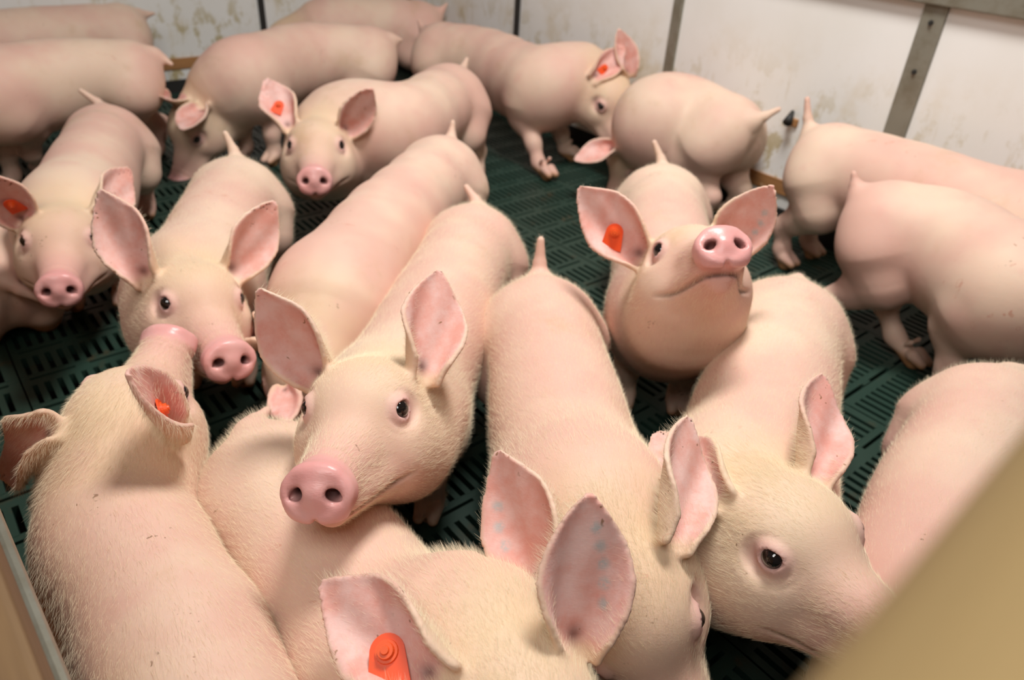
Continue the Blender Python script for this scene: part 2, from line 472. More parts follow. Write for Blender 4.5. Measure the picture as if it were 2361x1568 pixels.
def surface_nets(prims, h):
    """sparse evaluation on a regular grid, then naive surface nets -> verts, quads"""
    lo = np.min([p.lo for p in prims if p.op == 'u'], axis=0) - 3 * h
    hi = np.max([p.hi for p in prims if p.op == 'u'], axis=0) + 3 * h
    S = 5
    nc = np.ceil((hi - lo) / (h * S)).astype(int) + 1
    H = h * S
    ax = [lo[i] + (np.arange(nc[i]) + .5) * H for i in range(3)]
    g = np.stack(np.meshgrid(*ax, indexing='ij'), -1).reshape(-1, 3)
    dc = np.minimum(ev(prims, g), 1.0).reshape(nc)
    n = nc * S
    val = np.repeat(np.repeat(np.repeat(np.where(dc > 0, 1.0, -1.0).astype(np.float32), S, 0), S, 1), S, 2)
    act = np.argwhere(np.abs(dc) < H * 1.15)
    off = np.stack(np.meshgrid(*[np.arange(S)] * 3, indexing='ij'), -1).reshape(-1, 3)
    idx = act[:, None, :] * S + off[None]
    pts = lo + (idx + .5) * h
    dv = ev_blocks(prims, lo + (act + .5) * H, H * .5, pts)
    val[idx[..., 0], idx[..., 1], idx[..., 2]] = dv
    # cells
    sg = val < 0
    c = np.zeros(n - 1, np.int8)
    for i in (0, 1):
        for j in (0, 1):
            for k in (0, 1):
                c += sg[i:n[0] - 1 + i, j:n[1] - 1 + j, k:n[2] - 1 + k]
    cells = np.argwhere((c > 0) & (c < 8))
    cid = np.full(n - 1, -1, np.int64)
    cid[cells[:, 0], cells[:, 1], cells[:, 2]] = np.arange(len(cells))
    acc = np.zeros((len(cells), 3)); cnt = np.zeros(len(cells))
    corners = [(i, j, k) for i in (0, 1) for j in (0, 1) for k in (0, 1)]
    cv = {q: val[cells[:, 0] + q[0], cells[:, 1] + q[1], cells[:, 2] + q[2]] for q in corners}
    for a in corners:
        for d_ in range(3):
            if a[d_] == 0:
                b = list(a); b[d_] = 1; b = tuple(b)
                va, vb = cv[a], cv[b]
                m = (va < 0) != (vb < 0)
                t = np.where(m, va / np.where(m, va - vb, 1), 0)
                e = np.tile(np.array(a, float), (len(cells), 1)); e[:, d_] += t
                acc[m] += e[m]; cnt[m] += 1
    verts = lo + (cells + acc / cnt[:, None] + .5) * h
    quads = []
    for d_ in range(3):
        o1, o2 = [(1, 2), (2, 0), (0, 1)][d_]
        sl0 = [slice(None)] * 3; sl1 = [slice(None)] * 3
        sl0[d_] = slice(0, n[d_] - 1); sl1[d_] = slice(1, n[d_])
        A, B = sg[tuple(sl0)], sg[tuple(sl1)]
        ed = np.argwhere(A != B)
        ed = ed[(ed[:, o1] > 0) & (ed[:, o2] > 0) & (ed[:, o1] < n[o1] - 1) & (ed[:, o2] < n[o2] - 1)]
        q = []
        for (s1, s2) in ((-1, -1), (0, -1), (0, 0), (-1, 0)):
            cc = ed.copy(); cc[:, o1] += s1; cc[:, o2] += s2
            q.append(cid[cc[:, 0], cc[:, 1], cc[:, 2]])
        q = np.stack(q, 1)
        fl = ~A[ed[:, 0], ed[:, 1], ed[:, 2]]
        q[fl] = q[fl][:, ::-1]
        quads.append(q[(q >= 0).all(1)])
    return verts, np.concatenate(quads)

def mesh_from(name, verts, quads):
    me = bpy.data.meshes.new(name)
    me.vertices.add(len(verts)); me.vertices.foreach_set('co', verts.astype(np.float32).ravel())
    me.loops.add(quads.size); me.loops.foreach_set('vertex_index', quads.astype(np.int32).ravel())
    me.polygons.add(len(quads))
    me.polygons.foreach_set('loop_start', np.arange(0, quads.size, 4, dtype=np.int32))
    me.polygons.foreach_set('loop_total', np.full(len(quads), 4, np.int32))
    me.polygons.foreach_set('use_smooth', np.ones(len(quads), bool))
    me.update(calc_edges=True)
    return me

# ---------------------------------------------------------------- the piglet
def rot(yaw, pitch, roll):
    y, p, r = np.radians((yaw, pitch, roll))
    f = V(np.cos(y) * np.cos(p), np.sin(y) * np.cos(p), np.sin(p))
    l = V(-np.sin(y), np.cos(y), 0); u = np.cross(f, l)
    l2 = np.cos(r) * l + np.sin(r) * u
    return np.stack([f, l2, np.cross(f, l2)], 1)

EYE_C, EYE_R = V(.0435, .0445, .0215), .0125
MOUTH = np.array([(.030, -.040), (.045, -.0445), (.060, -.0500), (.080, -.0545), (.110, -.0580), (.135, -.0605), (.170, -.0640)])
def mouth_line(q):
    zm = np.interp(q[:, 0], MOUTH[:, 0], MOUTH[:, 1])
    win = np.clip((q[:, 0] - .040) / .02, 0, 1) * np.clip((.16 - q[:, 0]) / .008, 0, 1)
    return np.exp(-((q[:, 2] - zm) / .0026) ** 2) * win * (np.linalg.norm(q - V(.09, 0, -.05), axis=1) < .10)

def eye_axes(q):
    g = unit(V(.42, q * 1.0, .10)); hz = unit(np.cross(V(0, 0, 1), g) * -q)
    return g, hz, np.cross(g, hz) * (1 if np.cross(g, hz)[2] > 0 else -1)

def head_prims(c, R, s):
    P = lambda x, y, z: c + R @ (V(x, y, z) * s)
    out = [
        Ell(P(-.012, 0, .008), V(.078, .060, .060) * s, R, .03 * s),           # cranium
        Ell(P(.015, 0, .022), V(.05, .054, .037) * s, R, .03 * s),             # forehead
        Cone(P(.02, 0, -.012), P(.134, 0, -.031), .051 * s, .0275 * s, .025 * s),   # muzzle
        Cone(P(-.005, 0, -.042), P(.120, 0, -.0615), .046 * s, .017 * s, .02 * s),   # lower jaw
        Cone(P(-.06, 0, -.03), P(-.02, 0, -.035), .060 * s, .055 * s, .04 * s),
    ]
    for q in (1, -1):
        out += [
            Ell(P(.0, q * .042, -.030), V(.060, .034, .043) * s, R, .03 * s),  # cheek
            Ell(P(-.055, q * .036, -.045), V(.05, .036, .05) * s, R, .035 * s),  # jowl
            Cone(P(.055, q * .024, -.043), P(.128, q * .015, -.048), .024 * s, .0155 * s, .012 * s),  # upper lip
            Ell(P(.0455, q * .0590, .0215), V(.0210, .0085, .0165) * s, R, .012 * s, 's'),       # eye hollow
        ]
    T = rot(0, 8, 0)
    out += [
        Cone(P(.130, 0, -.031), P(.148, 0, -.034), .0265 * s, .0245 * s, .010 * s),
        Disc(P(.1525, 0, -.034), .0345 * s, .0285 * s, .0135 * s, R @ T, .005 * s),
        Cone(P(.152, -.024, -.0675), P(.152, .024, -.0675), .0035 * s, .0035 * s, .010 * s, 's'),
        Ell(P(.162, 0, -.062), V(.012, .0030, .007) * s, R, .005 * s, 's'),
        Ell(P(.1585, 0, -.0150), V(.007, .020, .008) * s, R, .008 * s),           # upper roll of the disc
    ]
    for q in (1, -1):
        out.append(Ell(P(.1570, q * .0165, -.050), V(.0065, .012, .0105) * s, R, .007 * s))
    for q in (1, -1):
        out.append(Ell(P(.1615, q * .0155, -.0335), V(.017, .0066, .0054) * s, R @ rot(q * 20, 0, q * -25), .005 * s, 's'))
        out.append(Cone(P(.162, q * .019, -.036), P(.160, q * .027, -.040), .0032 * s, .0012 * s, .005 * s, 's'))
        # eyelids: a skin shell over the eyeball with an almond opening cut through it
        g, hz, vt = eye_axes(q)
        ec = V(EYE_C[0], q * EYE_C[1], EYE_C[2])
        Re = R @ np.stack([g, hz, vt], 1)
        out.append(Ell(P(*ec), V(1, 1, 1) * (EYE_R + .0030) * s, R, .008 * s))
        o2 = ec + g * .0135
        out.append(Ell(P(*o2), V(.0125, .0120, .0094) * s, Re, .0022 * s, 's'))
        o3 = ec + g * .0115 + V(.0105, 0, -.003)
        out.append(Ell(P(*o3), V(.0050, .0055, .0022) * s, Re, .0025 * s, 's'))          # tear corner
    def f(p, c=c, R=R, s=s):
        q = (p - c) @ R / s
        o = .0048 * mouth_line(q)
        for k in (1, -1):
            e = (q - V(.0435, k * .052, .0215)) / V(1.25, 1, 1)
            rr = np.linalg.norm(e, axis=1)
            o = o + .0008 * np.exp(-((rr - .0195) / .0018) ** 2) + .0006 * np.exp(-((rr - .0265) / .0022) ** 2) * np.clip(.3 - e[:, 2] / .02, 0, 1)
        # wrinkles across the muzzle behind the disc
        o = o + .0009 * np.sin(q[:, 0] * 520) * np.exp(-((q[:, 0] - .130) / .011) ** 2) * np.clip((q[:, 2] + .05) / .02, 0, 1)
        return o * s
    out.append(Disp(P(.06, 0, -.02), .13 * s, f))
    return out

def spline(pts, n):
    P = [2 * pts[0] - pts[1]] + list(pts) + [2 * pts[-1] - pts[-2]]
    out = []
    for i in range(1, len(P) - 2):
        for t in np.linspace(0, 1, n, endpoint=False):
            a, b, c, d = P[i - 1], P[i], P[i + 1], P[i + 2]
            out.append(.5 * (2 * b + (c - a) * t + (2 * a - 5 * b + 4 * c - d) * t * t + (3 * b - a - 3 * c + d) * t ** 3))
    out.append(P[-2])
    return np.array(out)

def pig_prims(sp):
    """sp: s, w (girth), pel, mid, sho (trunk centres), head=(pos, (yaw,pitch,roll)), ears, tail, feet overrides"""
    s = sp.get('s', 1.0); w = sp.get('w', 1.0) * s
    pel, mid, sho = V(*sp['pel']), V(*sp['mid']), V(*sp['sho'])
    hp, ha = V(*sp['head'][0]), sp['head'][1]
    R = rot(*ha)
    nk0 = hp + R @ V(-.07, 0, -.015) * s                     # occiput
    up = V(0, 0, 1)
    d0 = unit((mid - pel) * V(1, 1, 0)); d1 = unit((sho - mid) * V(1, 1, 0))
    l0 = np.cross(up, d0); l1 = np.cross(up, d1)
    prims = []
    sp_ = spline([pel, mid, sho], 3)
    prof = np.interp(np.linspace(0, 1, len(sp_)), [0, .25, .5, .8, 1], [.088, .084, .089, .091, .088]) * w
    for a, b, ra, rb in zip(sp_, sp_[1:], prof, prof[1:]):
        prims.append(Cone(a, b, ra, rb, .03 * s))
    # belly line
    bel = sp_ - up * np.interp(np.linspace(0, 1, len(sp_)), [0, .35, .75, 1], [.008, .026, .036, .033])[:, None] * s
    bp = np.interp(np.linspace(0, 1, len(sp_)), [0, .3, .6, 1], [.064, .070, .082, .074]) * w
    for a, b, ra, rb in zip(bel, bel[1:], bp, bp[1:]):
        prims.append(Cone(a, b, ra, rb, .04 * s))
    # neck
    D = np.linalg.norm(nk0 - sho)
    m0, m1 = d1 * D * 1.0, R[:, 0] * D * .7
    nw = sp.get('nk', 1.0)
    ts = np.linspace(0, 1, 5)
    nl = [(2 * t ** 3 - 3 * t ** 2 + 1) * sho + (t ** 3 - 2 * t ** 2 + t) * m0 + (-2 * t ** 3 + 3 * t ** 2) * nk0 + (t ** 3 - t ** 2) * m1 for t in ts]
    nr = [.089 * w, .086 * nw * min(s, w * 1.06), .079 * s * nw, .071 * s * nw, .0615 * s]
    for i in range(4):
        prims.append(Cone(nl[i], nl[i + 1], nr[i], nr[i + 1], .05 * s))
    prims.append(Cone(sho + d1 * .03 - up * .045, nk0 - R[:, 2] * .035 * s, .066 * w * nw, .052 * s * nw, .05 * s))
    # rump
    prims.append(Ell(pel - d0 * .035 * s + up * .004 * s, V(.062, .074, .070) * w, np.stack([d0, l0, up], 1), .04 * s))
    for q in (1, -1):
        Rq = np.stack([d0, l0, up], 1)
        prims.append(Ell(pel + l0 * q * .049 * w - up * .024 * s - d0 * .010 * s, V(.074, .050, .080) * w, Rq, .035 * s))
        R1 = np.stack([d1, l1, up], 1)
        prims.append(Ell(sho + l1 * q * .050 * w - up * .035 * s + d1 * .0, V(.060, .042, .082) * w, R1, .035 * s))
    prims.append(Ell(pel - d0 * .108 * s - up * .055 * s, V(.020, .007, .055) * s, np.stack([d0, l0, up], 1), .022 * s, 's'))   # cleft
    # legs
    feet = sp.get('feet', {})
    def leg(chain, rad, key):
        ch = [V(*c) for c in chain]
        if key in feet:                                     # move the foot, blending up the chain
            dlt = V(*feet[key]) - ch[-1]
            for i, f in zip(range(len(ch)), np.linspace(0, 1, len(ch)) ** 1.1):
                ch[i] = ch[i] + dlt * f
        for a, b, ra, rb in zip(ch, ch[1:], rad, rad[1:]):
            prims.append(Cone(a, b, ra * s, rb * s, .022 * s))
        e = ch[-1]; f = unit((ch[-1] - ch[-2]) * V(1, 1, 0)) if np.linalg.norm((ch[-1] - ch[-2])[:2]) > 1e-3 else d1
        sd = np.cross(up, f)
        for q in (1, -1):                                   # cloven hoof
            prims.append(Cone(e + sd * q * .010 * s + up * .018 * s, e + sd * q * .011 * s + f * .022 * s + up * .009 * s, .0125 * s, .0085 * s, .006 * s))
        for q in (1, -1):                                   # dew claws
            prims.append(Cone(e + sd * q * .012 * s - f * .012 * s + up * .042 * s, e + sd * q * .013 * s - f * .020 * s + up * .032 * s, .0055 * s, .0035 * s, .006 * s))
    hz = pel[2]; sz = sho[2]
    for q, k in ((1, 'hl'), (-1, 'hr')):
        b = V(pel[0], pel[1], 0) + l0 * q * .056 * w
        leg([b - d0 * .010 * s + up * (hz - .035), b + d0 * .018 * s + l0 * q * .004 + up * .66 * hz, b - d0 * .022 * s + up * .50 * hz, b - d0 * .056 * s + up * .385 * hz, b - d0 * .044 * s + up * .17 * hz, b - d0 * .026 * s + up * .012],
            [.064, .050, .0315, .0200, .0158, .0150], k)
    for q, k in ((1, 'fl'), (-1, 'fr')):
        b = V(sho[0], sho[1], 0) + l1 * q * .052 * w
        leg([b + up * (sz - .05), b - d1 * .022 * s + up * .62 * sz, b + d1 * .004 * s + up * .36 * sz, b + d1 * .002 * s + up * .15 * sz, b + d1 * .016 * s + up * .012],
            [.050, .031, .0190, .0155, .0150], k)
    # tail
    tb = pel - d0 * .088 * s * sp.get('w', 1) + up * .045 * s
    tl = sp.get('tail', (-.035, 0., .045))
    t1 = tb + (d0 * tl[0] * .55 + l0 * tl[1] * .35 + up * tl[2] * .45) * s
    t2 = tb + (d0 * tl[0] + l0 * tl[1] + up * tl[2]) * s
    prims.append(Cone(pel - d0 * .06 * s + up * .03 * s, tb, .030 * s, .014 * s, .03 * s))
    prims.append(Cone(tb, t1, .0135 * s, .0095 * s, .016 * s))
    prims.append(Cone(t1, t2, .0095 * s, .0058 * s, .006 * s))
    prims += head_prims(hp, R, s)
    ears = []
    for e in sp['ears']:
        ears.append(Ear(*e[:3], **(e[3] if len(e) > 3 else {})))
    for e in ears:
        prims.append(e)
    # ear root swelling
        pass
    return prims, ears, R, hp

def build_pig(sp, h, mat, coll):
    prims, ears, R, hp = pig_prims(sp)
    s = sp.get('s', 1.0)
    for e in ears:
        e.t0 = max(.0028, .84 * h)
    verts, quads = surface_nets(prims, h)
    org = V((sp['pel'][0] + sp['sho'][0]) / 2, (sp['pel'][1] + sp['sho'][1]) / 2, 0)
    me = mesh_from('body', verts - org, quads)
    # zones of real skin colour: snout, inner ear, eye rim, hoof / head hair; hole shade is painted in too
    q = (verts - hp) @ R / s
    col = np.zeros((len(verts), 4), np.float32); col2 = np.zeros((len(verts), 4), np.float32)
    sn = np.clip((q[:, 0] - .138 - .35 * np.maximum(-q[:, 2] - .055, 0)) / .010, 0, 1) * (np.abs(q[:, 1]) < .06) * (np.abs(q[:, 2]) < .09)
    sn *= np.clip((q[:, 2] + .071) / .008, 0, 1)
    col[:, 0] = sn
    # soft pink of the muzzle bridge
    col2[:, 1] = np.clip((q[:, 0] - .05) / .09, 0, 1) * (np.linalg.norm(q - V(.1, 0, -.03), axis=1) < .12)
    for e in ears:
        inn, on = e.inner(verts)
        col[:, 1] = np.maximum(col[:, 1], inn)
        col2[:, 2] = np.maximum(col2[:, 2], on)
        u, th, r, W, RR = e.loc(verts)
        can = np.exp(-((u - .07) / .075) ** 2 - ((th - .1) / .4) ** 2) * inn * .75  # dark depth of the ear canal put into the colour
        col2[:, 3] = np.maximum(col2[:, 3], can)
    tat = np.zeros(len(verts), np.float32)
    for e in ears:
        u, th, r, W, RR = e.loc(verts)
        for (tu, tv) in e.tat:
            dd = np.hypot((u - tu) * .125, th * RR - tv)
            tat = np.maximum(tat, np.clip(1.5 - dd / .0046, 0, 1) * col[:, 1])
    for k in (1, -1):
        de = np.linalg.norm((q - V(.0435, k * .052, .0215)) / V(1.3, 1, 1), axis=1)
        col[:, 2] = np.maximum(col[:, 2], np.clip(1 - (de - .010) / .015, 0, 1))
        # dark of the nostril holes painted in, then the mouth line
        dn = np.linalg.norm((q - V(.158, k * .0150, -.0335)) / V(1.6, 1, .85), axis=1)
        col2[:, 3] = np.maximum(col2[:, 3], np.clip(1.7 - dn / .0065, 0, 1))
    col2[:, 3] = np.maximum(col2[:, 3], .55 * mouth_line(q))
    col[:, 3] = np.clip((.030 * s - verts[:, 2]) / (.012 * s), 0, 1) * (np.linalg.norm(verts - hp, axis=1) > .2 * s)
    dh = np.linalg.norm((q - V(-.02, 0, .03)) / V(1.3, 1, 1), axis=1)
    col2[:, 0] = np.clip(1.35 - dh / .085, 0, 1) * (1 - col[:, 1])
    coat = (1 - .85 * col[:, 1]) * (1 - np.clip(col[:, 0] * 1.5, 0, 1)) * (1 - .9 * np.clip(col[:, 2] * 1.6, 0, 1)) * (1 - col[:, 3])
    a = me.attributes.new('zone', 'FLOAT_COLOR', 'POINT'); a.data.foreach_set('color', col.ravel())
    a = me.attributes.new('zone_b', 'FLOAT_COLOR', 'POINT'); a.data.foreach_set('color', col2.ravel())
    a = me.attributes.new('tattoo', 'FLOAT', 'POINT'); a.data.foreach_set('value', tat)
    me.materials.append(mat)
    ob = bpy.data.objects.new('body', me); coll.objects.link(ob)
    if sp.get('hair'):
        hd = np.clip((.150 - np.linalg.norm((verts - hp) / s - R[:, 0] * .03, axis=1)) / .03, 0, 1)
        me.materials.append(M_HAIR)
        back = unit(V(*sp['pel']) - V(*sp['sho']))
        for nm, wt, cnt, L, al in (('coat', coat * (1 - hd), sp['hair'], .0125 * s, back * .85 + V(0, 0, -.22)),
                                   ('head_coat', coat * hd, sp['hair'] // 2, .0120 * s, -R[:, 0] * .80 + R[:, 2] * .10)):
            g = ob.vertex_groups.new(name=nm)
            lv = np.round(np.clip(wt, 0, 1) * 4).astype(int)
            for k in range(1, 5):
                g.add(np.flatnonzero(lv == k).tolist(), k / 4, 'REPLACE')
            ob.modifiers.new(nm, 'PARTICLE_SYSTEM'); ps = ob.particle_systems[-1]; st = ps.settings
            ps.seed = int(sp['pel'][0] * 1000) % 97
            st.type = 'HAIR'; st.count = cnt; st.use_advanced_hair = True
            st.normal_factor = .34 * L / 4
            st.object_align_factor = tuple(al * L / 4)
            st.factor_random = .28 * L / 4
            st.length_random = .5
            st.distribution = 'RAND'; st.emit_from = 'FACE'; st.hair_step = 3; st.render_step = 2; st.display_step = 2
            st.root_radius = 1.0; st.tip_radius = .25; st.radius_scale = .00012
            st.material = 2
            ps.vertex_group_density = nm
    return ob, org, R, hp, ears
# ---------------------------------------------------------------- piglets
def eye_part(parent, org, R, hp, s, side, gaze):
    bm = bmesh.new(); bmesh.ops.create_uvsphere(bm, u_segments=24, v_segments=16, radius=EYE_R)
    for v in bm.verts:                                   # cornea bulge
        if v.co.z > .0095: v.co.z += (v.co.z - .0095) * .35
    o = bm_obj('eye', bm, M_EYE, parent, True)
    c = hp + R @ (V(EYE_C[0], side * EYE_C[1], EYE_C[2]) * s)
    g = Vector(unit(gaze))
    m = g.to_track_quat('Z', 'Y').to_matrix().to_4x4() @ Matrix.Scale(s, 4); m.translation = Vector(c - org)
    o.matrix_world = Matrix.Translation(Vector(org)) @ m
    return o

def tag_part(parent, ear, u, th, size=1.0, roll=0.):
    """button tag through the ear: flat tongue with rounded top, raised stud with a collar"""
    R = np.interp(u, EU, ER) / ear.cup * ear.sc
    off = ear.t0 * 1.3 + .0035
    c = ear.base + ear.u * u * ear.L + ear.w * (R - (R - off) * np.cos(th)) + ear.v * (R - off) * np.sin(th)
    n = unit(ear.w * np.cos(th) - ear.v * np.sin(th))
    dn = -ear.u * np.cos(roll) + np.cross(n, -ear.u) * np.sin(roll)
    dn = unit(dn - (dn @ n) * n)
    x = np.cross(dn, n)
    m = Matrix((Vector(x), Vector(-dn), Vector(n))).transposed().to_4x4(); m.translation = Vector(c)
    bm = bmesh.new()
    pts = [(.0125 * math.cos(t), .0125 * math.sin(t)) for t in np.linspace(0, math.pi, 13)] + [(-.0150, -.024), (-.0145, -.0255), (.0145, -.0255), (.0150, -.024)]
    vs = [bm.verts.new((x_ * size, y_ * size, 0)) for x_, y_ in pts]
    f = bm.faces.new(vs)
    e = bmesh.ops.extrude_face_region(bm, geom=[f])
    for v in e['geom']:
        if isinstance(v, bmesh.types.BMVert): v.co.z += .0022 * size
    bmesh.ops.recalc_face_normals(bm, faces=bm.faces)
    t = bm_obj('ear_tag', bm, M_TAG, parent)
    t.matrix_world = m
    tag(t, 'orange plastic ear tag with a round button')
    bm = bmesh.new()
    for r1, r2, z0, z1 in ((.0085, .0080, .0018, .0042), (.0062, .0056, .004, .0078), (.0034, .0028, .0075, .0095)):
        bmesh.ops.create_cone(bm, cap_ends=True, segments=20, radius1=r1 * size, radius2=r2 * size, depth=(z1 - z0) * size, matrix=Matrix.Translation((0, 0, (z0 + z1) / 2 * size)))
    st = bm_obj('stud', bm, M_STUD, t)
    return t

